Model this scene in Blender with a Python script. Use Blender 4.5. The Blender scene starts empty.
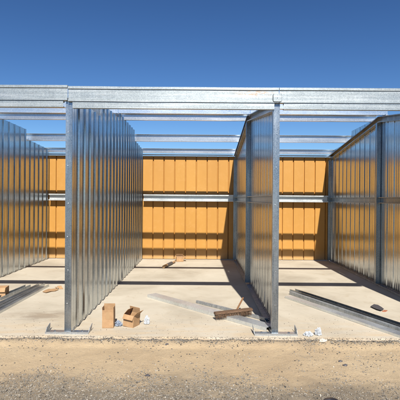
import bpy, bmesh, math, random
from mathutils import Vector, Matrix, noise
random.seed(7)
S = bpy.context.scene
COL = S.collection
R = math.radians

# ------------------------------------------------------------------ camera
F = 420.0                      # focal length in pixels of the 400 px photograph
cam = bpy.data.cameras.new('camera'); co = bpy.data.objects.new('camera', cam); COL.objects.link(co)
cam.sensor_width = 36.0; cam.lens = 36.0 * F / 400.0
cam.clip_start = 0.05; cam.clip_end = 2000
M = Matrix.Rotation(R(0.136), 4, 'Z') @ Matrix.Rotation(R(90 - 0.20), 4, 'X') @ Matrix.Rotation(R(0.42), 4, 'Z')
co.matrix_world = Matrix.Translation((0, 0, 1.62)) @ M
S.camera = co

# ------------------------------------------------------------------ light
TAN = 0.94
sd = Vector((-0.10, 1.0, -TAN)).normalized()        # direction the light travels
elev = math.asin(-sd.z)
w = bpy.data.worlds.new('World'); S.world = w; w.use_nodes = True
nt = w.node_tree; bg = nt.nodes['Background']
sky = nt.nodes.new('ShaderNodeTexSky'); sky.sky_type = 'NISHITA'; sky.sun_disc = False
sky.sun_elevation = elev
sky.sun_rotation = math.atan2(-sd.x, -sd.y)          # towards the sun, measured from +Y
sky.altitude = 300; sky.air_density = 1.0; sky.dust_density = 0.0; sky.ozone_density = 4.5
hs = nt.nodes.new('ShaderNodeHueSaturation'); hs.inputs['Saturation'].default_value = 1.05
gm = nt.nodes.new('ShaderNodeGamma'); gm.inputs[1].default_value = 1.30
tn = nt.nodes.new('ShaderNodeMix'); tn.data_type = 'RGBA'; tn.blend_type = 'MULTIPLY'; tn.inputs[0].default_value = 1; tn.inputs[7].default_value = (0.688, 0.710, 0.747, 1)
nt.links.new(sky.outputs[0], gm.inputs[0]); nt.links.new(gm.outputs[0], tn.inputs[6])
nt.links.new(tn.outputs[2], hs.inputs['Color']); nt.links.new(hs.outputs[0], bg.inputs[0]); bg.inputs[1].default_value = 0.05
sl = bpy.data.lights.new('sun', 'SUN'); so = bpy.data.objects.new('sun', sl); COL.objects.link(so)
sl.energy = 5.0; sl.angle = R(0.53); sl.color = (1.0, 0.955, 0.88)
so.rotation_euler = (-sd).to_track_quat('Z', 'Y').to_euler()
so.location = (2, -10, 12)
S.view_settings.view_transform = 'Standard'; S.view_settings.look = 'None'
S.view_settings.exposure = 0.66; S.view_settings.gamma = 1; S.view_settings.use_curve_mapping = False

# ------------------------------------------------------------------ materials
def mat(name, color, rough=0.6, metal=0.0):
    m = bpy.data.materials.new(name); m.use_nodes = True
    b = m.node_tree.nodes['Principled BSDF']
    b.inputs['Base Color'].default_value = (*color, 1); b.inputs['Roughness'].default_value = rough
    b.inputs['Metallic'].default_value = metal
    return m, m.node_tree, b
def N(t, kind, **kw):
    n = t.nodes.new(kind)
    for k, v in kw.items():
        if k in n.inputs: n.inputs[k].default_value = v
        else: setattr(n, k, v)
    return n
def coords(t, scale=(1, 1, 1)):
    g = N(t, 'ShaderNodeNewGeometry'); mp = N(t, 'ShaderNodeMapping'); mp.inputs['Scale'].default_value = scale
    t.links.new(g.outputs['Position'], mp.inputs['Vector']); return mp.outputs[0]
def noisef(t, vec, scale, detail=4, rough=0.55, dist=0.0):
    n = N(t, 'ShaderNodeTexNoise'); n.inputs['Scale'].default_value = scale; n.inputs['Detail'].default_value = detail
    n.inputs['Roughness'].default_value = rough; n.inputs['Distortion'].default_value = dist
    t.links.new(vec, n.inputs['Vector']); return n.outputs['Fac']
def ramp(t, fac, stops):
    r = N(t, 'ShaderNodeValToRGB'); e = r.color_ramp.elements
    while len(e) < len(stops): e.new(0.5)
    for i, (p, c) in enumerate(stops):
        e[i].position = p; e[i].color = (*c, 1) if len(c) == 3 else c
    t.links.new(fac, r.inputs[0]); return r.outputs[0]
def mixc(t, fac, a, b, blend='MIX'):
    n = N(t, 'ShaderNodeMix'); n.data_type = 'RGBA'; n.blend_type = blend
    for s, v in ((0, fac), (6, a), (7, b)):
        if isinstance(v, (int, float)): n.inputs[s].default_value = v
        elif isinstance(v, tuple): n.inputs[s].default_value = (*v, 1)
        else: t.links.new(v, n.inputs[s])
    return n.outputs[2]
def mul(t, a, b, op='MULTIPLY'):
    n = N(t, 'ShaderNodeMath'); n.operation = op
    for i, v in enumerate((a, b)):
        if isinstance(v, (int, float)): n.inputs[i].default_value = v
        else: t.links.new(v, n.inputs[i])
    return n.outputs[0]
def bump(t, b, h, strength, dist):
    n = N(t, 'ShaderNodeBump'); n.inputs['Strength'].default_value = strength; n.inputs['Distance'].default_value = dist
    t.links.new(h, n.inputs['Height']); t.links.new(n.outputs[0], b.inputs['Normal'])

def galv(name, base, lo, hi, rmin, rmax, metal=1.0, spangle=60, wav=0.0, stretch=(1, 1, 1), dusty=0.0, rust=0.0, streak_s=(7, 7, .6)):
    m, t, b = mat(name, base, 0.4, metal)
    v = coords(t); vs = coords(t, stretch)
    vo = N(t, 'ShaderNodeTexVoronoi'); vo.inputs['Scale'].default_value = spangle; t.links.new(v, vo.inputs['Vector'])
    sep = N(t, 'ShaderNodeSeparateColor'); t.links.new(vo.outputs['Color'], sep.inputs[0])
    f = mul(t, mul(t, sep.outputs[0], 0.45), mul(t, noisef(t, vs, 2.3, 6, 0.65), 0.9), 'ADD')
    c = ramp(t, f, [(0.25, lo), (0.85, hi)])
    streak = noisef(t, coords(t, streak_s), 2.0, 5, 0.6)
    c = mixc(t, mul(t, ramp(t, streak, [(0.48, (0, 0, 0)), (0.72, (1, 1, 1))]), 0.35), c, (0.80, 0.80, 0.78))
    if rust > 0:
        rf = ramp(t, noisef(t, coords(t, (1.3, 4, 9)), 2.2, 8, 0.7), [(0.60, (0, 0, 0)), (0.72, (1, 1, 1))])
        c = mixc(t, mul(t, rf, rust), c, (0.30, 0.16, 0.07))
    if name == 'galvanised_beam':      # handling scuffs on the middle beam
        g_ = N(t, 'ShaderNodeNewGeometry'); m_ = N(t, 'ShaderNodeMapping'); m_.inputs['Location'].default_value = (-.62 / .30, 0, -2.875 / .055); m_.inputs['Scale'].default_value = (1 / .30, 0, 1 / .055)
        t.links.new(g_.outputs['Position'], m_.inputs[0]); l_ = N(t, 'ShaderNodeVectorMath'); l_.operation = 'LENGTH'; t.links.new(m_.outputs[0], l_.inputs[0])
        k_ = mul(t, ramp(t, l_.outputs['Value'], [(0.3, (1, 1, 1)), (1.0, (0, 0, 0))]), ramp(t, noisef(t, coords(t, (4, 4, 14)), 3, 7, 0.7, 1.5), [(0.46, (0, 0, 0)), (0.58, (1, 1, 1))]))
        c = mixc(t, mul(t, k_, 0.8), c, (0.36, 0.22, 0.11))
    t.links.new(c, b.inputs['Base Color'])
    r = ramp(t, mul(t, mul(t, sep.outputs[1], 0.35), mul(t, noisef(t, vs, 3.1, 5), 0.8), 'ADD'),
             [(0.2, (rmin,) * 3), (0.9, (rmax,) * 3)])
    t.links.new(r, b.inputs['Roughness'])
    h = noisef(t, coords(t, (1, 1, 0.35)), 5, 3)
    if wav: bump(t, b, h, wav, 0.02)
    if dusty:   # dust film scattered over the metal: lower metallic in patches
        d = ramp(t, noisef(t, vs, 1.7, 6, 0.6), [(0.35, (metal,) * 3), (0.75, (metal - dusty,) * 3)])
        t.links.new(d, b.inputs['Metallic'])
    return m
M_PANEL = galv('galvanised_sheet', (.6, .6, .6), (0.43, 0.47, 0.50), (0.57, 0.61, 0.64), 0.17, 0.26, 1.0, 90, 0.14, (1, 1, .3), 0.0)
M_FRAME = galv('galvanised_channel', (.6, .6, .6), (0.40, 0.43, 0.45), (0.60, 0.63, 0.66), 0.27, 0.42, 0.97, 100, 0.2, (.5, 1, 3), 0.2, 0, (.5, .5, 12))
M_BEAM = galv('galvanised_beam', (.6, .6, .6), (0.23, 0.255, 0.26), (0.36, 0.395, 0.40), 0.36, 0.5, 0.85, 110, 0.2, (.4, 1, 5), 0.2, 0.10, (.5, 3, 14))
M_PURLIN = galv('galvanised_purlin', (.6, .6, .6), (0.50, 0.53, 0.56), (0.66, 0.69, 0.72), 0.24, 0.36, 0.98, 100, 0.2, (.5, 1, 3), 0.15, 0, (.5, .5, 12))
M_RAIL = galv('bright_galvanised_rail', (.6, .6, .6), (0.55, 0.58, 0.58), (0.72, 0.75, 0.75), 0.34, 0.52, 0.9, 70, 0.2, (1, 1, 1), 0.3)
M_POST = galv('galvanised_post', (.6, .6, .6), (0.17, 0.20, 0.23), (0.31, 0.35, 0.39), 0.25, 0.38, 0.98, 100, 0.12, (1, 1, .6), 0.1)
M_DARK = galv('dull_zinc', (.3, .3, .3), (0.22, 0.24, 0.25), (0.40, 0.42, 0.43), 0.4, 0.65, 0.8, 70, 0.3, (1, 1, 1), 0.3, 0.2)

M_ORANGE, t, b = mat('ochre_painted_sheet', (0.75, 0.36, 0.07), 0.5)
v = coords(t)
c = ramp(t, noisef(t, coords(t, (1, 1, .25)), 1.6, 6, 0.6), [(0.3, (0.42, 0.205, 0.038)), (0.75, (0.475, 0.24, 0.048))])
c = mixc(t, mul(t, ramp(t, noisef(t, v, 9, 6, 0.7), [(0.5, (0, 0, 0)), (0.8, (1, 1, 1))]), 0.25), c, (0.60, 0.36, 0.14))
sx_ = N(t, 'ShaderNodeSeparateXYZ'); t.links.new(v, sx_.inputs[0])
wn = N(t, 'ShaderNodeTexWhiteNoise'); wn.noise_dimensions = '1D'
t.links.new(mul(t, mul(t, mul(t, sx_.outputs[0], 4.115, 'ADD'), 1 / .858), 0, 'FLOOR'), wn.inputs['W'])
c = mixc(t, mul(t, wn.outputs['Value'], 0.35), c, (0.43, 0.21, 0.05))
dz_ = mul(t, ramp(t, sx_.outputs[2], [(0.0, (1, 1, 1)), (0.30, (0, 0, 0))]), noisef(t, coords(t, (3, 3, 5)), 3, 6, .7))
c = mixc(t, mul(t, dz_, 0.7), c, (0.45, 0.36, 0.24))
t.links.new(c, b.inputs['Base Color']); bump(t, b, noisef(t, coords(t, (1, 1, .3)), 3, 3), 0.25, 0.03)

M_SLAB, t, b = mat('dusty_concrete', (0.5, 0.42, 0.31), 0.9)
v = coords(t)
c = ramp(t, noisef(t, v, 0.9, 9, 0.62, 0.6), [(0.30, (0.36, 0.31, 0.235)), (0.50, (0.465, 0.41, 0.32)), (0.72, (0.54, 0.485, 0.39))])
c = mixc(t, mul(t, ramp(t, noisef(t, v, 4.2, 8, 0.7, 1.0), [(0.55, (0, 0, 0)), (0.70, (1, 1, 1))]), 0.55), c, (0.38, 0.305, 0.21))
c = mixc(t, mul(t, ramp(t, noisef(t, v, 55, 4, 0.7), [(0.60, (0, 0, 0)), (0.72, (1, 1, 1))]), 0.30), c, (0.30, 0.25, 0.19))
# scuffed dark stain left of the first post
g = N(t, 'ShaderNodeNewGeometry'); mp = N(t, 'ShaderNodeMapping'); mp.inputs['Location'].default_value = (2.15 / .75, -5.75 / .33, 0); mp.inputs['Scale'].default_value = (1 / .75, 1 / .33, 1)
t.links.new(g.outputs['Position'], mp.inputs[0]); ln = N(t, 'ShaderNodeVectorMath'); ln.operation = 'LENGTH'; t.links.new(mp.outputs[0], ln.inputs[0])
st = mul(t, ramp(t, ln.outputs['Value'], [(0.2, (1, 1, 1)), (1.0, (0, 0, 0))]), ramp(t, noisef(t, coords(t, (1, 2.6, 1)), 3.0, 8, 0.7), [(0.36, (0, 0, 0)), (0.54, (1, 1, 1))]))
c = mixc(t, mul(t, st, 0.75), c, (0.22, 0.17, 0.12))
# drifted sand near the front edge
g2 = N(t, 'ShaderNodeSeparateXYZ'); t.links.new(coords(t), g2.inputs[0])
fr = mul(t, ramp(t, mul(t, mul(t, g2.outputs[1], -4.8, 'ADD'), 1 / 1.2), [(0.0, (1, 1, 1)), (1.0, (0, 0, 0))]),
         ramp(t, noisef(t, coords(t, (.6, 2.5, 1)), 2.6, 8, 0.65), [(0.40, (0, 0, 0)), (0.65, (1, 1, 1))]))
c = mixc(t, mul(t, fr, 0.75), c, (0.50, 0.37, 0.22))
eg = ramp(t, mul(t, mul(t, g2.outputs[1], -4.84, 'ADD'), 12), [(0.15, (1, 1, 1)), (0.75, (0, 0, 0))])
c = mixc(t, mul(t, mul(t, eg, noisef(t, v, 9, 6, .7)), 1.5), c, (0.26, 0.21, 0.155))
# hairline cracks
cw = N(t, 'ShaderNodeTexVoronoi'); cw.feature = 'DISTANCE_TO_EDGE'; cw.inputs['Scale'].default_value = 0.42
cv = N(t, 'ShaderNodeVectorMath'); cv.operation = 'ADD'; t.links.new(v, cv.inputs[0]); cn = N(t, 'ShaderNodeTexNoise'); cn.inputs['Scale'].default_value = 1.6; cn.inputs['Detail'].default_value = 6
t.links.new(v, cn.inputs['Vector']); t.links.new(cn.outputs['Color'], cv.inputs[1]); t.links.new(cv.outputs[0], cw.inputs['Vector'])
c = mixc(t, mul(t, ramp(t, cw.outputs['Distance'], [(0.0, (1, 1, 1)), (0.004, (0, 0, 0))]), 0.22), c, (0.26, 0.21, 0.15))
t.links.new(c, b.inputs['Base Color']); bump(t, b, noisef(t, v, 30, 8, 0.7), 0.35, 0.01)

M_DIRT, t, b = mat('sandy_dirt', (0.45, 0.34, 0.21), 0.95)
v = coords(t)
c = ramp(t, noisef(t, v, 0.8, 9, 0.65, 0.5), [(0.28, (0.40, 0.285, 0.165)), (0.5, (0.53, 0.39, 0.23)), (0.75, (0.60, 0.46, 0.285))])
c = mixc(t, mul(t, ramp(t, noisef(t, v, 22, 8, 0.75), [(0.50, (0, 0, 0)), (0.68, (1, 1, 1))]), 0.45), c, (0.36, 0.28, 0.19))
c = mixc(t, mul(t, ramp(t, noisef(t, v, 120, 3, 0.7), [(0.56, (0, 0, 0)), (0.66, (1, 1, 1))]), 0.40), c, (0.66, 0.57, 0.44))
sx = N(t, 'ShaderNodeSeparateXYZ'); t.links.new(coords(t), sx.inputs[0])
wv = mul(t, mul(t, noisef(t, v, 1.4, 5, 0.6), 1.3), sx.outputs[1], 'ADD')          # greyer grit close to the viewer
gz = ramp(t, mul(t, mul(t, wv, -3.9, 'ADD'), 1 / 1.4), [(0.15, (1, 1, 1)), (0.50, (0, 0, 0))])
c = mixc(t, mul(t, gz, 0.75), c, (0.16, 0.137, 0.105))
pt = mul(t, ramp(t, noisef(t, coords(t, (1, 2.2, 1)), 1.9, 7, 0.7, .8), [(0.53, (0, 0, 0)), (0.68, (1, 1, 1))]), ramp(t, sx.outputs[0], [(0.0, (.35,) * 3), (1.0, (1, 1, 1))]))
c = mixc(t, mul(t, pt, 0.6), c, (0.27, 0.215, 0.15))
eg = ramp(t, mul(t, mul(t, mul(t, sx.outputs[1], -4.79, 'ADD'), 0, 'ABSOLUTE'), 6), [(0.1, (1, 1, 1)), (0.8, (0, 0, 0))])
c = mixc(t, mul(t, mul(t, eg, noisef(t, v, 6, 6, .7)), 1.1), c, (0.28, 0.225, 0.16))
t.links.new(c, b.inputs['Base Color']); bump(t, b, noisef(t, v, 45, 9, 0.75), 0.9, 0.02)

M_GRAVEL, t, b = mat('gravel_stone', (0.4, 0.35, 0.28), 0.9)
at = N(t, 'ShaderNodeAttribute'); at.attribute_name = 'shade'
c = ramp(t, at.outputs['Fac'], [(0.0, (0.06, 0.053, 0.045)), (0.35, (0.165, 0.145, 0.118)), (0.7, (0.29, 0.255, 0.205)), (1.0, (0.50, 0.46, 0.39))])
t.links.new(c, b.inputs['Base Color']); bump(t, b, noisef(t, coords(t), 150, 4), 0.5, 0.004)

M_CARD, t, b = mat('brown_cardboard', (0.45, 0.27, 0.13), 0.85)
c = ramp(t, noisef(t, coords(t, (1, 1, 1)), 14, 7, 0.65), [(0.3, (0.31, 0.18, 0.085)), (0.7, (0.42, 0.26, 0.135))])
t.links.new(c, b.inputs['Base Color']); bump(t, b, noisef(t, coords(t, (60, 60, 4)), 3, 2), 0.2, 0.004)
M_CARD_IN = mat('inner_cardboard', (0.33, 0.20, 0.10), 0.9)[0]
M_TAPE = mat('packing_tape', (0.36, 0.23, 0.12), 0.3)[0]
M_PLASTIC, t, b = mat('crumpled_plastic_film', (0.62, 0.65, 0.68), 0.22)
b.inputs['Transmission Weight'].default_value = 0.35; b.inputs['IOR'].default_value = 1.35
bump(t, b, noisef(t, coords(t), 70, 5, 0.7), 0.6, 0.01)
M_PLASTIC_B, t, b = mat('bluish_plastic_film', (0.34, 0.40, 0.50), 0.25)
b.inputs['Transmission Weight'].default_value = 0.35; bump(t, b, noisef(t, coords(t), 70, 5, 0.7), 0.6, 0.01)
M_WOOD, t, b = mat('weathered_brown_wood', (0.2, 0.11, 0.06), 0.8)
c = ramp(t, noisef(t, coords(t, (3, 30, 30)), 3, 6, 0.6), [(0.3, (0.07, 0.04, 0.022)), (0.7, (0.16, 0.09, 0.05))]); t.links.new(c, b.inputs['Base Color'])
M_BRISTLE = mat('dark_bristles', (0.045, 0.03, 0.022), 0.9)[0]
M_HANDLE = mat('orange_brown_stick', (0.22, 0.11, 0.05), 0.6)[0]
M_RUBBER = mat('black_rubber', (0.018, 0.017, 0.02), 0.35)[0]
M_SCRAP = mat('dark_grey_scrap', (0.07, 0.065, 0.07), 0.5)[0]
M_RUSTSC = mat('rusty_tip', (0.35, 0.12, 0.06), 0.7)[0]
M_BOLT = mat('zinc_bolt', (0.7, 0.7, 0.68), 0.3, 1.0)[0]
M_PALE = mat('pale_stone', (0.50, 0.46, 0.39), 0.8)[0]

# ------------------------------------------------------------------ helpers
def link_mesh(name, bm, m, parent=None, smooth=False):
    me = bpy.data.meshes.new(name); bm.normal_update(); bm.to_mesh(me); bm.free()
    me.materials.append(m)
    if smooth:
        for p in me.polygons: p.use_smooth = True
    o = bpy.data.objects.new(name, me); COL.objects.link(o)
    if parent: o.parent = parent; o.matrix_parent_inverse = Matrix.Translation(parent.location).inverted() if parent.type == 'EMPTY' and parent.rotation_euler.z == 0 else Matrix()
    return o
def tag(o, label=None, cat=None, group=None, kind=None):
    if label: o['label'] = label
    if cat: o['category'] = cat
    if group: o['group'] = group
    if kind: o['kind'] = kind
    return o
def empty(name, loc, label, cat, group=None, rz=0):
    o = bpy.data.objects.new(name, None); COL.objects.link(o); o.location = loc; o.rotation_euler.z = rz
    o.empty_display_size = 0.1
    return tag(o, label, cat, group)
def box(bm, x0, x1, y0, y1, z0, z1, mt=None):
    vs = [bm.verts.new(p) for p in ((x0, y0, z0), (x1, y0, z0), (x1, y1, z0), (x0, y1, z0), (x0, y0, z1), (x1, y0, z1), (x1, y1, z1), (x0, y1, z1))]
    if mt is not None:
        for q in vs: q.co = mt @ q.co
    for f in ((3, 2, 1, 0), (4, 5, 6, 7), (0, 1, 5, 4), (1, 2, 6, 5), (2, 3, 7, 6), (3, 0, 4, 7)):
        bm.faces.new([vs[i] for i in f])
def sweep(bm, prof, a, b, side, cuts=1, wob=0.0):
    """extrude a closed outline prof [(s, u)] from a to b; s along 'side', u along up"""
    a, b = Vector(a), Vector(b); d = (b - a).normalized(); s = Vector(side); s = (s - d * s.dot(d)).normalized()
    u = s.cross(d); 
    if abs(u.z) > 1e-6 and u.z < 0: u = -u
    rings = []
    for k in range(cuts + 1):
        c = a.lerp(b, k / cuts)
        off = s * noise.noise(c * 1.7) * wob + u * noise.noise(c * 1.3 + Vector((9, 2, 4))) * wob
        rings.append([bm.verts.new(c + off + s * p + u * q) for p, q in prof])
    n = len(prof)
    for k in range(cuts):
        for i in range(n):
            j = (i + 1) % n
            bm.faces.new((rings[k][i], rings[k][j], rings[k + 1][j], rings[k + 1][i]))
    bm.faces.new(rings[0][::-1]); bm.faces.new(rings[-1])
    bmesh.ops.recalc_face_normals(bm, faces=bm.faces)
def cprof(h, w, lip=0.014, t=0.003):
    H = h / 2
    return [(0, -H), (w, -H), (w, -H + lip), (w - t, -H + lip), (w - t, -H + t), (t, -H + t), (t, H - t), (w - t, H - t), (w - t, H - lip), (w, H - lip), (w, H), (0, H)]
def channel(name, a, b, h, w, side, m, parent=None, lip=0.014, t=0.003, cuts=6, wob=0.0015):
    bm = bmesh.new(); sweep(bm, cprof(h, w, lip, t), a, b, side, cuts, wob)
    return link_mesh(name, bm, m, parent)

# roof line of the shed (top of purlins) along y
Y0, Y1, YR = 5.02, 11.12, 7.95
def roof(y):
    if y < YR: return 2.94 + (3.35 - 2.94) * max(0, (y - Y0)) / (YR - Y0)
    return 3.35 - (3.35 - 2.90) * (y - YR) / (Y1 - YR)
PX = [-4.065, -1.585, 0.895, 3.375]           # partition lines

# ------------------------------------------------------------------ ground (one sheet to the horizon) and slab
def gh(x, y):
    h = -0.030 + 0.008 * noise.fractal(Vector((x * .9, y * .9, 3)), 1, 2, 4)
    h += 0.006 * noise.fractal(Vector((x * 6, y * 6, 7)), .9, 2, 4)
    k = max(0, 1 - abs(y - 4.76) / 0.16)                  # crumbly ridge of dirt along the slab edge
    h += k * (0.040 + 0.022 * noise.fractal(Vector((x * 7, y * 7, 1)), .8, 2, 4))
    k2 = max(0, min(1, (4.15 - y) / .6))
    h += k2 * 0.018 * (0.5 + noise.fractal(Vector((x * 9, y * 9, 11)), .7, 2, 4))
    return h
def axis(lo, hi, step, far):
    a = []; v = lo
    while v <= hi + 1e-6: a.append(v); v += step
    out = a[:]; d = step; v = a[-1]
    while v < far: d *= 1.45; v += d; out.append(v)
    d = step; v = a[0]; pre = []
    while v > -far: d *= 1.45; v -= d; pre.append(v)
    return pre[::-1] + out
xs = axis(-4.2, 4.2, 0.035, 900); ys = axis(2.4, 5.0, 0.03, 900)
verts = []
for y in ys:
    for x in xs:
        z = gh(x, y) if (-4.6 < x < 4.6 and 2.0 < y < 5.3) else -0.040
        if y > 4.99: z = -0.06
        verts.append((x, y, z))
nx = len(xs)
faces = [(j * nx + i, j * nx + i + 1, (j + 1) * nx + i + 1, (j + 1) * nx + i) for j in range(len(ys) - 1) for i in range(nx - 1)]
me = bpy.data.meshes.new('ground'); me.from_pydata(verts, [], faces); me.materials.append(M_DIRT)
for p in me.polygons: p.use_smooth = True
go = bpy.data.objects.new('ground', me); COL.objects.link(go); tag(go, 'sandy tan dirt ground in front of the concrete floor', 'ground', kind='structure')

bm = bmesh.new()                              # slab with a broken front edge
cols = 420; x0, x1 = PX[0] - .35, PX[3] + .35
top = []; mid = []; bot = []
for i in range(cols + 1):
    x = x0 + (x1 - x0) * i / cols
    e = 4.865 + 0.030 * noise.fractal(Vector((x * 2.2, 0, 5)), .8, 2, 5) + 0.016 * noise.noise(Vector((x * 14, 1, 5)))
    top.append((bm.verts.new((x, Y1 + .3, 0)), bm.verts.new((x, e + .02, 0)), bm.verts.new((x, e, -.012)), bm.verts.new((x, e - .008 + .01 * noise.noise(Vector((x * 9, 4, 5))), -.14)), bm.verts.new((x, Y1 + .3, -.14))))
for i in range(cols):
    a, c2 = top[i], top[i + 1]
    for k in range(5):
        bm.faces.new((a[k], a[(k + 1) % 5], c2[(k + 1) % 5], c2[k]))
bm.faces.new(top[0][::-1]); bm.faces.new(top[-1])
bmesh.ops.recalc_face_normals(bm, faces=bm.faces)
tag(link_mesh('concrete_floor', bm, M_SLAB), 'pale dusty concrete floor slab under the metal bays', 'floor', kind='structure')

# ------------------------------------------------------------------ corrugated sheets
def sheet(name, axis_, const, u0, u1, zbot, ztop, pitch, pan, rib, m, parent, out=1, rows=10, seed=0, th=0.0012, sub=0.0):
    """ribbed sheet; axis_ 'y' = runs along y at x=const, 'x' = runs along x at y=const; ribs stand towards 'out'"""
    bm = bmesh.new(); pts = []; u = u0
    slope = (pitch - pan) * 0.30
    flat = (pitch - pan) - 2 * slope
    rnd = random.Random(seed)
    while u < u1:
        j = rnd.uniform(-.003, .003)
        for du, o in ((0, 0), (pan * .28, 0), (pan * .33, sub), (pan * .39, sub), (pan * .44, 0), (pan * .62, 0), (pan * .67, sub), (pan * .73, sub), (pan * .78, 0), (pan, 0), (pan + slope, rib), (pan + slope + flat, rib)):
            uu = u + du + (j if du > 0 else 0)
            if uu <= u1: pts.append((uu, o))
        u += pitch
    pts.append((u1, 0))
    cols_ = []
    for (uu, o) in pts:
        col = []
        zt = ztop(uu)
        for r in range(rows + 1):
            z = zbot + (zt - zbot) * r / rows
            wv = 0.0022 * noise.noise(Vector((uu * 2.1, z * 1.1, seed * 3.7))) + 0.0010 * noise.noise(Vector((uu * 7, z * 2.2, seed + 1.5)))
            off = out * (o + wv)
            col.append(bm.verts.new((const + off, uu, z) if axis_ == 'y' else (uu, const + off, z)))
        cols_.append(col)
    for i in range(len(cols_) - 1):
        for r in range(rows):
            bm.faces.new((cols_[i][r], cols_[i + 1][r], cols_[i + 1][r + 1], cols_[i][r + 1]))
    ob = link_mesh(name, bm, m, parent)
    sm = ob.modifiers.new('thickness', 'SOLIDIFY'); sm.thickness = th; sm.offset = 0
    return ob

# ------------------------------------------------------------------ partitions
def rtop(y): return roof(y) - 0.155           # top of rafters, under the purlins
def ctop(y):                                  # sheets are cut square, one step per purlin bay
    if y < 6.42: return 2.86
    if y < 7.80: return 3.10
    if y < 9.62: return 3.215 - .02 * (y - 7.8)
    return 2.97 - .06 * (y - 9.62)
labels = ['ribbed galvanised wall at the left edge of the picture, closing the left bay',
          'ribbed galvanised partition with its bare ribbed face shown, between left and middle bays',
          'galvanised partition showing studs and mid rail, between middle and right bays',
          'galvanised wall with studs and rails at the right edge, closing the right bay']
parts = []
for i, X in enumerate(PX):
    p = empty('partition_wall', (X, Y0, 0), labels[i], 'partition wall', 'galvanised walls between the bays')
    parts.append(p)
    # front post: channel whose web faces the viewer
    channel('post', (X, Y0, 0.012), (X, Y0, rtop(Y0) + .03), .078, .075, (0, 1, 0), M_POST, p, cuts=10, wob=.001)
    pst = channel('stud', (X, 7.98, 0.03), (X, 7.98, rtop(7.98) - .115), .09, .065, (0, 1, 0), M_POST, p)
    channel('stud', (X, Y1 - .12, 0.03), (X, Y1 - .12, rtop(Y1 - .12) - .115), .09, .065, (0, 1, 0), M_POST, p)
    # top rails follow both roof slopes, open to the left
    for (ya, yb) in ((Y0 + .08, YR - .004), (YR + .004, Y1 - .03)):
        channel('top_rail', (X + .036, ya, rtop(ya) - .055), (X + .036, yb, rtop(yb) - .055), .11, .075, (-1, 0, 0), M_POST, p)
    for (ya, yb) in ((Y0 + .08, 7.975), (8.05, Y1 - .13)):
        channel('mid_rail', (X + .036, ya, 1.612), (X + .036, yb, 1.612), .115, .06, (-1, 0, 0), M_POST, p)
    channel('base_track', (X, Y0 + .08, .003), (X, Y1 - .03, .003), .084, .03, (0, 0, 1), M_DARK, p, lip=.004)
    sheet('cladding', 'y', X + .0395, Y0 + .012, Y1 - .02, 0.016, ctop, .27, .215, .019, M_PANEL, p, 1, 12, i + 1, sub=.003)
    # base bracket at the foot of the front post: flat channel with turned-up ends
    bk = bmesh.new()
    wl, wr = (.25, .26)
    box(bk, X - wl, X + wr, Y0 - .055, Y0 + .085, .0, .008)
    box(bk, X - wl, X + wr, Y0 - .059, Y0 - .0552, .0, .030)
    bo = link_mesh('base_bracket', bk, M_FRAME, p)
    for s, xx in ((-1, X - wl), (1, X + wr)):
        lb = bmesh.new()
        vsl = [(xx, Y0 - .05, .0085), (xx, Y0 + .10, .0085), (xx + s * .006, Y0 + .12, .085), (xx + s * .006, Y0 + .0, .055)]
        va = [lb.verts.new(q) for q in vsl]; vb = [lb.verts.new((q[0] - s * .006, q[1], q[2])) for q in vsl]
        lb.faces.new(va); lb.faces.new(vb[::-1])
        for k in range(4): lb.faces.new((va[k], va[(k + 1) % 4], vb[(k + 1) % 4], vb[k]))
        bmesh.ops.recalc_face_normals(lb, faces=lb.faces)
        lo = link_mesh('end_lip', lb, M_DARK, bo)
    for dx in (-.16, .17):
        nb = bmesh.new(); bmesh.ops.create_cone(nb, cap_ends=True, segments=6, radius1=.014, radius2=.012, depth=.02, matrix=Matrix.Translation((X + dx, Y0 + .02, .018)))
        link_mesh('anchor_bolt', nb, M_BOLT, bo)
    # screws along front post
    for z in (.35, .75, 1.15, 1.55, 2.0, 2.4):
        sc = bmesh.new(); bmesh.ops.create_cone(sc, cap_ends=True, segments=8, radius1=.007, radius2=.005, depth=.006, matrix=Matrix.Translation((X - .012 + .02 * random.random(), Y0 - .003, z)) @ Matrix.Rotation(R(90), 4, 'X'))
        link_mesh('screw', sc, M_BOLT, p)

# ------------------------------------------------------------------ rear wall
bw = empty('back_wall', (-.35, Y1, 0), 'ochre orange ribbed metal wall along the back of all three bays', 'wall')
WT = 2.74
for k in range(3):
    xa, xb = PX[k] + (.064 if k else -.04), PX[k + 1] + (-.045 if k < 2 else .06)
    if k: xa = PX[k] + .064 - .1 + .036
    pass
sheet('cladding', 'x', Y1 + .03, PX[0] - .05, PX[3] + .08, .012, lambda x: WT, .286, .252, .040, M_ORANGE, bw, 1, 8, 9)
for k in range(3):
    channel('wall_rail', (PX[k] + .075, Y1 - .06, 1.632), (PX[k + 1] - .05, Y1 - .06, 1.632), .175, .08, (0, -1, 0), M_RAIL, bw, lip=.03)
cr = bmesh.new()
sweep(cr, [(0, 0), (.004, 0), (.004, .03), (.11, .03), (.11, .034), (0, .034)], (PX[0] - .06, Y1 - .02, WT + .01), (PX[3] + .09, Y1 - .02, WT + .01), (0, 1, 0))
link_mesh('top_flashing', cr, M_FRAME, bw)

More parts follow.
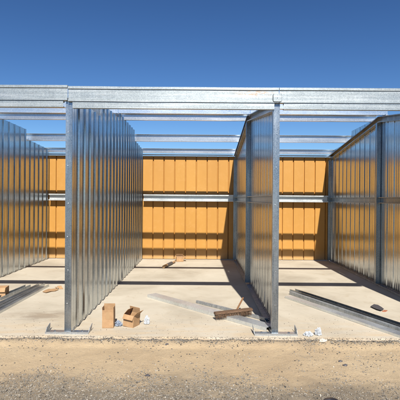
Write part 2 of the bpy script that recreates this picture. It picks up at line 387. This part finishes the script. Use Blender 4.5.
# ------------------------------------------------------------------ header beams and purlins
bays = ['left', 'middle', 'right']
def header(xa, xb, z, lab):
    """front beam, ribbed cold-formed profile"""
    e = empty('header_beam', ((xa + xb) / 2, Y0 - .03, z), lab, 'beam', 'header beams across the front')
    h = .18; Hh = h / 2
    pr = [(.0, -Hh), (-.010, -Hh + .002), (-.010, -Hh + .022), (0, -Hh + .028), (0, Hh - .034), (-.012, Hh - .028), (-.012, Hh), (.05, Hh), (.05, Hh - .012), (.047, Hh - .012), (.047, Hh - .003), (-.009, Hh - .003), (-.009, Hh - .026), (.003, Hh - .032), (.003, -Hh + .026), (-.007, -Hh + .020), (-.007, -Hh + .004), (.05, -Hh + .003), (.05, -Hh)]
    bm = bmesh.new(); sweep(bm, pr, (xa, Y0 - .03, z), (xb, Y0 - .03, z), (0, 1, 0), 16, .003)
    link_mesh('web', bm, M_BEAM, e)
    channel('door_track', (max(xa, PX[0]) + .052, Y0 - .030, z - .1285), (min(xb, PX[3]) - .052, Y0 - .030, z - .1285), .074, .05, (0, 1, 0), M_BEAM, e)
    return e
header(PX[0] - .1, PX[1] - .008, 2.862, 'galvanised front header beam over the left bay, ending above the first post')
header(PX[1] - .002, PX[2] + .02, 2.85, 'galvanised front header beam over the middle bay with brownish scuffs at its right end')
header(PX[2] + .026, PX[3] + .1, 2.85, 'galvanised front header beam over the right bay')
for k, (X, lab) in ((1, (PX[2], 'small zinc splice plate joining the header beams over the right post')),):
    bm = bmesh.new()
    n = 20; ra, rb = (.06, .055) if k == 0 else (.052, .050)
    outl = []
    for q in range(n):
        a = 2 * math.pi * q / n
        e_ = .28
        outl.append((math.copysign(abs(math.cos(a)) ** e_, math.cos(a)) * ra, math.copysign(abs(math.sin(a)) ** e_, math.sin(a)) * rb))
    yb = Y0 - .0445
    va = [bm.verts.new((X + .0 + a, yb, 2.84 + c_ - .02 * k)) for a, c_ in outl]; vb = [bm.verts.new((X + a * .92, yb - .006, 2.84 + c_ * .92 - .02 * k)) for a, c_ in outl]
    bm.faces.new(va); bm.faces.new(vb[::-1])
    for q in range(n): bm.faces.new((va[q], va[(q + 1) % n], vb[(q + 1) % n], vb[q]))
    bmesh.ops.recalc_face_normals(bm, faces=bm.faces)
    e = tag(link_mesh('splice_plate', bm, M_BEAM), lab, 'plate')
    for dx, dz in ((-.0, .0),):
        sc = bmesh.new(); bmesh.ops.create_cone(sc, cap_ends=True, segments=8, radius1=.007, radius2=.005, depth=.006, matrix=Matrix.Translation((X + dx, yb - .009, 2.84 - .02 * k + dz)) @ Matrix.Rotation(R(90), 4, 'X'))
        link_mesh('screw', sc, M_BOLT, e)

rows = [('first roof purlin behind the header', 6.55, .15), ('front one of the paired ridge purlins', 7.90, .15), ('rear one of the paired ridge purlins', 8.40, .125),
        ('roof purlin nearest the orange wall', 9.78, .165), ('eave purlin along the top of the orange wall', Y1 - .085, .12)]
for nm, y, h in rows:
    for k in range(3):
        xa, xb = PX[k] + .02, PX[k + 1] + .014
        if k == 0: xa -= .1
        if k == 2: xb += .1
        zt = roof(y) + .01
        o = channel('roof_purlin', (xa, y, zt - h / 2), (xb, y, zt - h / 2), h, .055, (0, -1, 0), M_PURLIN, lip=.0045, cuts=10, wob=.003)
        tag(o, 'galvanised ' + nm + ', over the ' + bays[k] + ' bay', 'purlin', 'roof purlins')

# ------------------------------------------------------------------ loose steel channels on the floor
def loose(pts, label, group, h=.10, w=.045, m=M_FRAME, side=None, z=0, up=False):
    a, b = Vector((*pts[0], z)), Vector((*pts[1], z))
    d = (b - a).normalized(); s = Vector((-d.y, d.x, 0))
    if up == 'down':   # flat with its web on top
        o = channel('steel_channel', a + Vector((0, 0, w + .002)), b + Vector((0, 0, w + .002)), h, w, (0, 0, -1), m, cuts=20, wob=.003)
    elif up:   # lying on its web, open upwards
        o = channel('steel_channel', a + Vector((0, 0, .002)), b + Vector((0, 0, .002)), h, w, (0, 0, 1), m, cuts=20, wob=.003)
    else:
        o = channel('steel_channel', a + Vector((0, 0, h / 2 + .003)), b + Vector((0, 0, h / 2 + .003)), h, w, s if side is None else side, m, cuts=20, wob=.003)
    return tag(o, label, 'steel channel', group)
def at(px, py, z=0.0):        # a floor position measured in the photograph
    d = M.to_3x3() @ Vector(((px - 200) / F, (200 - py) / F, -1)); k = (z - 1.62) / d.z
    return (d.x * k, d.y * k)
def ext(a, b, L):             # point at distance L from a through b
    a, b = Vector(a), Vector(b); return tuple(a + (b - a).normalized() * L)
g1 = 'loose steel channels lying on the floor'
a, b = at(45.5, 286.5), at(0, 311); loose((a, ext(a, b, 2.6)), 'grey steel channel on the left floor, rightmost of three', g1, .13, .035, M_FRAME, up=True)
a, b = at(42, 285.5), at(0, 306); loose((a, ext(a, b, 2.8)), 'grey steel channel on the left floor, lying between two others', g1, .10, .045, M_FRAME, up=True)
a, b = at(28, 287.2), at(0, 299.5); loose((a, ext(a, b, 2.4)), 'grey steel channel on the left floor, leftmost with its end set back', g1, .10, .045, M_DARK, up=True)
a, b = at(151.5, 293.8, .045), at(262, 324.0, .045); loose((a, ext(a, b, 2.4)), 'light steel channel lying flat across the middle floor under the broom', g1, .17, .045, M_RAIL, up='down')
a, b = at(196, 303.2), at(262, 320.3); loose((a, ext(a, b, 1.35)), 'short dark steel channel behind the light one on the middle floor', g1, .04, .035, M_DARK, up=False)
a, b = at(288, 296.0, .03), at(393, 331.2, .03); loose((a, ext(a, b, 2.5)), 'front pale steel channel lying flat on the right bay floor', g1, .13, .03, M_RAIL, up='down')
a, b = at(289.5, 294.6), at(398, 332); loose((a, ext(a, b, 2.5)), 'dark steel channel on edge in the middle of the right bay floor trio', g1, .05, .05, M_DARK, up=False)
a, b = at(292.5, 291.8), at(400, 328); loose((a, ext(a, b, 2.6)), 'rear steel channel of the three lying on the right bay floor', g1, .12, .05, M_POST, up=True)

# ------------------------------------------------------------------ cardboard boxes
def carton(loc, rz, sx, sy, sz, flaps, label, tilt=0, filled=False, name='cardboard_box', tape=True, group='cardboard boxes on the floor'):
    e = empty(name, (loc[0], loc[1], 0), label, 'box', group)
    mt = Matrix.Translation((loc[0], loc[1], 0.004)) @ Matrix.Rotation(rz, 4, 'Z') @ Matrix.Rotation(tilt, 4, 'Y')
    bm = bmesh.new(); t_ = .004
    hx, hy = sx / 2, sy / 2
    box(bm, -hx, hx, -hy, -hy + t_, 0, sz, mt); box(bm, -hx, hx, hy - t_, hy, 0, sz, mt)
    box(bm, -hx, -hx + t_, -hy + t_, hy - t_, 0, sz, mt); box(bm, hx - t_, hx, -hy + t_, hy - t_, 0, sz, mt)
    box(bm, -hx + t_, hx - t_, -hy + t_, hy - t_, 0, t_, mt)
    body = link_mesh('body', bm, M_CARD, e)
    for side, ang, ln in flaps:
        f = bmesh.new()
        if side in ('front', 'back'):
            s = -1 if side == 'front' else 1
            fm = mt @ Matrix.Translation((0, s * (hy - .002), sz + .001)) @ Matrix.Rotation(-s * R(ang), 4, 'X')
            box(f, -hx + .001, hx - .001, -.0018, .0018, 0, ln, fm)
        else:
            s = -1 if side == 'left' else 1
            fm = mt @ Matrix.Translation((s * (hx - .002), 0, sz + .001)) @ Matrix.Rotation(s * R(ang), 4, 'Y')
            box(f, -.0018, .0018, -hy + .001, hy - .001, 0, ln, fm)
        link_mesh('flap', f, M_CARD, e)
    if tape:
        f = bmesh.new(); box(f, -.022, .022, -hy - .0012, -hy - .0003, sz * .55, sz - .002, mt); link_mesh('tape_strip', f, M_TAPE, e)
    return e
x, y = at(107.2, 328.8); carton((x, y + .085), R(2), .14, .13, .20, [('front', 8, .02), ('back', -6, .075), ('left', 4, .05), ('right', -3, .05)], 'tall upright open cardboard box standing on the concrete, near the first post', tape=True)
x, y = at(130, 327.8); carton((x, y + .09), R(-24), .15, .15, .15, [('left', -38, .085), ('right', 40, .07), ('back', -18, .08), ('front', 150, .06)], 'open cardboard box with splayed flaps, right of the tall upright one', R(5), tape=False)
x, y = at(179.5, 262); carton((x, y + .1), R(8), .18, .17, .12, [('back', -35, .07), ('left', 45, .04), ('right', 95, .08)], 'small open cardboard box at the foot of the orange wall', tape=False)
x, y = at(1.5, 298); carton((x - .06, y + .1), R(9), .20, .20, .155, [('left', -10, .05), ('front', 150, .07)], 'cardboard box partly cut off by the left picture edge', 0, tape=False)

# tube with a black wrap beside the far box
ax, ay = at(163.5, 268.5); bx_, by_ = at(174, 263.5)
e = empty('cardboard_tube', (ax, ay, 0), 'pale cardboard tube with a black wrapped end pointing at the small far box', 'tube')
def tube(bm, a, b, r, seg=14):
    a, b = Vector(a), Vector(b); d = b - a
    bmesh.ops.create_cone(bm, cap_ends=True, segments=seg, radius1=r, radius2=r, depth=d.length, matrix=Matrix.Translation((a + b) / 2) @ d.to_track_quat('Z', 'Y').to_matrix().to_4x4())
A = Vector((ax, ay, .04)); B = Vector((bx_, by_, .04))
bm = bmesh.new(); tube(bm, A, A.lerp(B, .3), .034); link_mesh('tube_end', bm, M_TAPE, e, False)
bm = bmesh.new(); tube(bm, A.lerp(B, .3), A.lerp(B, .75), .038); link_mesh('black_wrap', bm, M_SCRAP, e, False)
bm = bmesh.new(); tube(bm, A.lerp(B, .75), A.lerp(B, 1.1), .022); link_mesh('tube_core', bm, M_CARD, e, False)

# ------------------------------------------------------------------ push broom leaning by the right post
hx0, hy0 = at(214.5, 320.5); hx1, hy1 = at(252, 317)
e = empty('push_broom', ((hx0 + hx1) / 2, (hy0 + hy1) / 2, 0), 'brown push broom lying across the steel channel on the middle floor', 'broom')
A = Vector((hx0, hy0, .055)); B = Vector((hx1, hy1, .07))
d = (B - A).normalized(); q = d.to_track_quat('X', 'Z').to_matrix().to_4x4()
mt = Matrix.Translation((A + B) / 2) @ q; L = (B - A).length
bm = bmesh.new(); box(bm, -L / 2, L / 2, -.035, .035, .022, .055, mt)
bmesh.ops.bevel(bm, geom=bm.edges[:], offset=.006, segments=2, affect='EDGES')
link_mesh('head', bm, M_WOOD, e)
bm = bmesh.new(); rnd = random.Random(3)
for k in range(620):
    u = rnd.uniform(-L / 2 + .008, L / 2 - .008); v_ = rnd.uniform(-.028, .028)
    p = mt @ Vector((u, v_, .024)); tip = mt @ Vector((u + rnd.uniform(-.014, .014), v_ * 1.5 + rnd.uniform(-.012, .004), -.052 + rnd.uniform(0, .016)))
    tip.z = max(tip.z, .004)
    s = Vector((.0024, 0, 0)); s2 = Vector((0, .0024, 0))
    a = [bm.verts.new(p + s), bm.verts.new(p - s * .5 + s2), bm.verts.new(p - s * .5 - s2)]; t4 = bm.verts.new(tip)
    for i2 in range(3): bm.faces.new((a[i2], a[(i2 + 1) % 3], t4))
link_mesh('bristles', bm, M_WOOD, e)
hb = mt @ Vector((.035, 0, .05))
tgt = Vector((PX[2] - .07, 7.05, 1.02))
tgt = hb + (Vector((hb.x + .13, hb.y + .34, .20)) - hb)
bm = bmesh.new(); tube(bm, hb - Vector((0, 0, .02)), tgt, .0115, 12); link_mesh('handle', bm, M_HANDLE, e)

# ------------------------------------------------------------------ crumpled plastic, scraps
def crumple(px, py, rx, ry, rz_, seed, m, label, name='plastic_wrap', cat='plastic wrap', group='crumpled plastic wrap on the floor', z=0):
    x, y = at(px, py, z)
    bm = bmesh.new(); bmesh.ops.create_icosphere(bm, subdivisions=4, radius=1)
    for v_ in bm.verts:
        n_ = v_.co.normalized()
        k = 1 + .40 * noise.noise(n_ * 1.8 + Vector((seed, 0, 0))) - .75 * abs(noise.noise(n_ * 2.9 + Vector((0, seed, 0)))) + .14 * abs(noise.noise(n_ * 8 + Vector((0, 0, seed))))
        v_.co = Vector((n_.x * rx * k, n_.y * ry * k, max(n_.z, -.35) * rz_ * k))
    lo = min(v_.co.z for v_ in bm.verts)
    for v_ in bm.verts: v_.co += Vector((x, y + ry * .6, z - lo + .001))
    o = link_mesh(name, bm, m); return tag(o, label, cat, group)
crumple(118, 326.5, .05, .045, .045, 1.3, M_PLASTIC_B, 'bluish crumpled plastic wrap tucked between the two near cardboard boxes')
crumple(146.5, 324.5, .036, .036, .07, 4.1, M_PLASTIC, 'white crumpled plastic wrap standing right of the open cardboard box')
crumple(309, 336.5, .05, .035, .038, 7.7, M_PLASTIC, 'low white crumpled plastic wrap right of the right base bracket, left one of two')
crumple(318.5, 335.5, .045, .035, .06, 2.9, M_PLASTIC, 'taller white crumpled plastic wrap right of the right base bracket, right one of two')
crumple(331, 262.5, .035, .03, .03, 5.5, M_PLASTIC, 'tiny white plastic scrap at the far foot of the right wall')

def slab_piece(name, outline, h, m, label, cat, group=None, bend=0.0, parent=None):
    bm = bmesh.new()
    va = []; vb = []
    n = len(outline)
    cx = sum(p[0] for p in outline) / n; cy = sum(p[1] for p in outline) / n
    for (x, y) in outline:
        r2 = (x - cx); zz = .002 + bend * (1 - min(1, (r2 / .13) ** 2))
        va.append(bm.verts.new((x, y, zz))); vb.append(bm.verts.new((x, y, zz + h)))
    bm.faces.new(va[::-1]); bm.faces.new(vb)
    for k in range(n): bm.faces.new((va[k], va[(k + 1) % n], vb[(k + 1) % n], vb[k]))
    bmesh.ops.triangulate(bm, faces=bm.faces[:])
    return tag(link_mesh(name, bm, m, parent), label, cat, group)
pts = [at(*p) for p in ((370.5, 307.5), (374, 305.8), (378, 306.2), (381.5, 308.3), (384, 310.5), (381, 311.8), (377, 310.6), (373.5, 309))]
s1 = slab_piece('sheet_offcut', pts, .005, M_SCRAP, 'dark curled metal offcut on the right floor, behind the three channels', 'offcut', bend=.02)
pts = [at(*p) for p in ((384.2, 310.6), (387.5, 310.9), (385.5, 312), (382, 311.9))]
pp = slab_piece('red_tip', pts, .008, M_RUSTSC, None, None, parent=s1)
# strips of cardboard on the left floor
def strip(name, poly, wdt, h, m, label, cat, z=.003):
    bm = bmesh.new(); P = [Vector((*at(*p), z)) for p in poly]
    L_ = []; 
    for i, p in enumerate(P):
        d = (P[min(i + 1, len(P) - 1)] - P[max(i - 1, 0)]).normalized(); s = Vector((-d.y, d.x, 0)) * wdt / 2
        zz = Vector((0, 0, .012 * abs(math.sin(i * 1.9))))
        L_.append([bm.verts.new(p - s + zz), bm.verts.new(p + s + zz), bm.verts.new(p + s + zz + Vector((0, 0, h))), bm.verts.new(p - s + zz + Vector((0, 0, h)))])
    for i in range(len(P) - 1):
        for k in range(4): bm.faces.new((L_[i][k], L_[i][(k + 1) % 4], L_[i + 1][(k + 1) % 4], L_[i + 1][k]))
    bm.faces.new(L_[0][::-1]); bm.faces.new(L_[-1]); bmesh.ops.recalc_face_normals(bm, faces=bm.faces)
    return tag(link_mesh(name, bm, m), label, cat)
pts = [at(*p) for p in ((42.5, 292.3), (45.5, 290.4), (49, 289.6), (53, 290.0), (57, 288.8), (58.5, 290.2), (55, 291.6), (51, 292.0), (46, 293.4))]
slab_piece('cardboard_sheet', pts, .005, M_CARD, 'flat torn strip of cardboard on the left floor near the channel ends', 'cardboard', bend=.012)
x, y = at(61, 289)
bm = bmesh.new(); mt = Matrix.Translation((x, y, .004)) @ Matrix.Rotation(R(25), 4, 'Z')
box(bm, -.035, .035, -.02, .02, 0, .05, mt)
for v_ in bm.verts:
    if v_.co.z > .03: v_.co.x -= .03
o = link_mesh('cardboard_scrap', bm, M_CARD); tag(o, 'folded cardboard scrap on the left floor beside the brown strap', 'scrap')
bm = bmesh.new(); box(bm, -.10, -.037, -.02, .04, .028, .032, mt); link_mesh('flap', bm, M_CARD, o)
# black rubber cap peeking in at the bottom edge
x, y = at(332, 402.8, -.03)
e = empty('rubber_cap', (x, y, -.04), 'black rounded rubber cap cut off by the bottom picture edge, among gravel', 'cap')
bm = bmesh.new(); bmesh.ops.create_uvsphere(bm, u_segments=32, v_segments=16, radius=1)
for v_ in bm.verts: v_.co = Vector((v_.co.x * .085 + x, v_.co.y * .085 + y, -.045 + max(v_.co.z, -.2) * .045))
link_mesh('dome', bm, M_RUBBER, e, True)
bm = bmesh.new(); tube(bm, (x, y, -.05), (x, y, -.040), .11, 32); link_mesh('rim', bm, M_RUBBER, e)

# ------------------------------------------------------------------ gravel
import array
ico = bmesh.new(); bmesh.ops.create_icosphere(ico, subdivisions=1, radius=1)
IV = [v_.co.copy() for v_ in ico.verts]; ico.verts.ensure_lookup_table(); IF = [tuple(v_.index for v_ in f.verts) for f in ico.faces]; ico.free()
def pebbles(name, spots, label, kind='stuff', cat='gravel'):
    V = []; Fc = []; sh = []
    rnd = random.Random(11)
    for (x, y, z, r, tone) in spots:
        a = rnd.uniform(0, 6.28); ca, sa = math.cos(a), math.sin(a); ex, ey, ez = r * rnd.uniform(.7, 1.35), r * rnd.uniform(.7, 1.1), r * rnd.uniform(.5, .9)
        b0 = len(V); tz = rnd.uniform(-.3, .3)
        for p in IV:
            j = 1 + rnd.uniform(-.22, .22)
            px, py, pz = p.x * ex * j, p.y * ey * j, p.z * ez * j + p.x * ex * tz
            V.append((x + px * ca - py * sa, y + px * sa + py * ca, z + pz))
        for f in IF: Fc.append((b0 + f[0], b0 + f[1], b0 + f[2]))
        sh.extend([tone] * len(IV))
    me = bpy.data.meshes.new(name); me.from_pydata(V, [], Fc); me.materials.append(M_GRAVEL)
    at_ = me.attributes.new('shade', 'FLOAT', 'POINT'); at_.data.foreach_set('value', sh)
    o = bpy.data.objects.new(name, me); COL.objects.link(o); return tag(o, label, cat, None, kind)
rnd = random.Random(5); sp = []
n = 0
while n < 42000:
    y = rnd.uniform(2.75, 4.5); x = rnd.uniform(-2.6, 2.6)
    edge = 3.95 + .16 * noise.fractal(Vector((x * 1.1, 2, 0)), .9, 2, 4)
    if x > .8: edge -= .10
    d_ = edge - y + .22 * noise.fractal(Vector((x * 3.1, y * 3.1, 4)), .9, 2, 4)
    pr = max(0, min(1, d_ / .35 + .15))
    if x > .6: pr *= .50 + .65 * noise.noise(Vector((x * 2.1, y * 3, 8)))
    if rnd.random() > max(pr, .0): continue
    r = .0024 + .0052 * rnd.random() ** 2.2 + (.005 if rnd.random() < .02 else 0)
    tone = min(1, max(0, rnd.gauss(.42, .20)))
    sp.append((x, y, gh(x, y) + r * .15, r, tone)); n += 1
pebbles('gravel', sp, 'grey brown gravel scattered over the dirt along the bottom of the picture')
sp = []
for k in range(9000):
    x = rnd.uniform(-2.7, 2.7); y = 4.80 + rnd.gauss(0, .05)
    if y > 4.92: y = 4.90 - rnd.random() * .08
    if y > 4.865: sp.append((x, y, .002, .002 + .003 * rnd.random(), .25)); continue
    if noise.noise(Vector((x * 2.6, 0, 2))) < rnd.uniform(-.5, .5): continue
    r = .003 + .008 * rnd.random() ** 2.5; sp.append((x, y, gh(x, y) + r * .3, r, min(1, max(0, rnd.gauss(.30, .18)))))
for k in range(6500):
    x = rnd.uniform(-2.7, 2.7); y = rnd.uniform(4.0, 4.75); 
    if noise.noise(Vector((x * 2, y * 4, 6))) < rnd.uniform(-.3, .5) - (.25 if x > .6 else 0): continue
    r = .0018 + .0075 * rnd.random() ** 4; sp.append((x, y, gh(x, y) + r * .2, r, min(1, max(0, rnd.gauss(.36, .25)))))
pebbles('loose_grit', sp, 'dark crumbs and grit along the front edge of the concrete floor', cat='grit')
sp = []
for k in range(900):
    x = rnd.uniform(-3, 3.1); y = 4.9 + abs(rnd.gauss(0, .55)); r = .0015 + .004 * rnd.random() ** 3
    sp.append((x, y, r * .5, r, min(1, max(0, rnd.gauss(.35, .2)))))
pebbles('floor_grit', sp, 'fine grit sprinkled over the front of the concrete floor', cat='grit')
# single stones one can point at
for (px, py, r, tone, lab) in ((323, 345.5, .030, 0, 'white stone on the dirt just below the plastic wrap'), (340.5, 362, .014, 1, 'dark stone on the smooth dirt at right, upper of two'), (345, 366, .016, 1, 'dark stone on the smooth dirt at right, lower of two'),
                           (147.5, 376, .017, 1, 'dark stone at the upper gravel border left of the middle'), (167, 346.5, .012, 1, 'small dark stone by the slab edge below the boxes')):
    x, y = at(px, py, -.03); bm = bmesh.new(); bmesh.ops.create_icosphere(bm, subdivisions=3, radius=1)
    for v_ in bm.verts:
        n_ = v_.co.copy(); k = 1 + .35 * noise.noise(n_ * 1.6 + Vector((px, 0, 0)))
        v_.co = Vector((x + n_.x * r * 1.5 * k, y + n_.y * r * k, gh(x, y) + (n_.z * .7 + .3) * r * k))
    tag(link_mesh('stone', bm, M_PALE if tone == 0 else M_SCRAP), lab, 'stone')

S.render.resolution_x = 1024; S.render.resolution_y = 1024
S.render.engine = 'CYCLES'
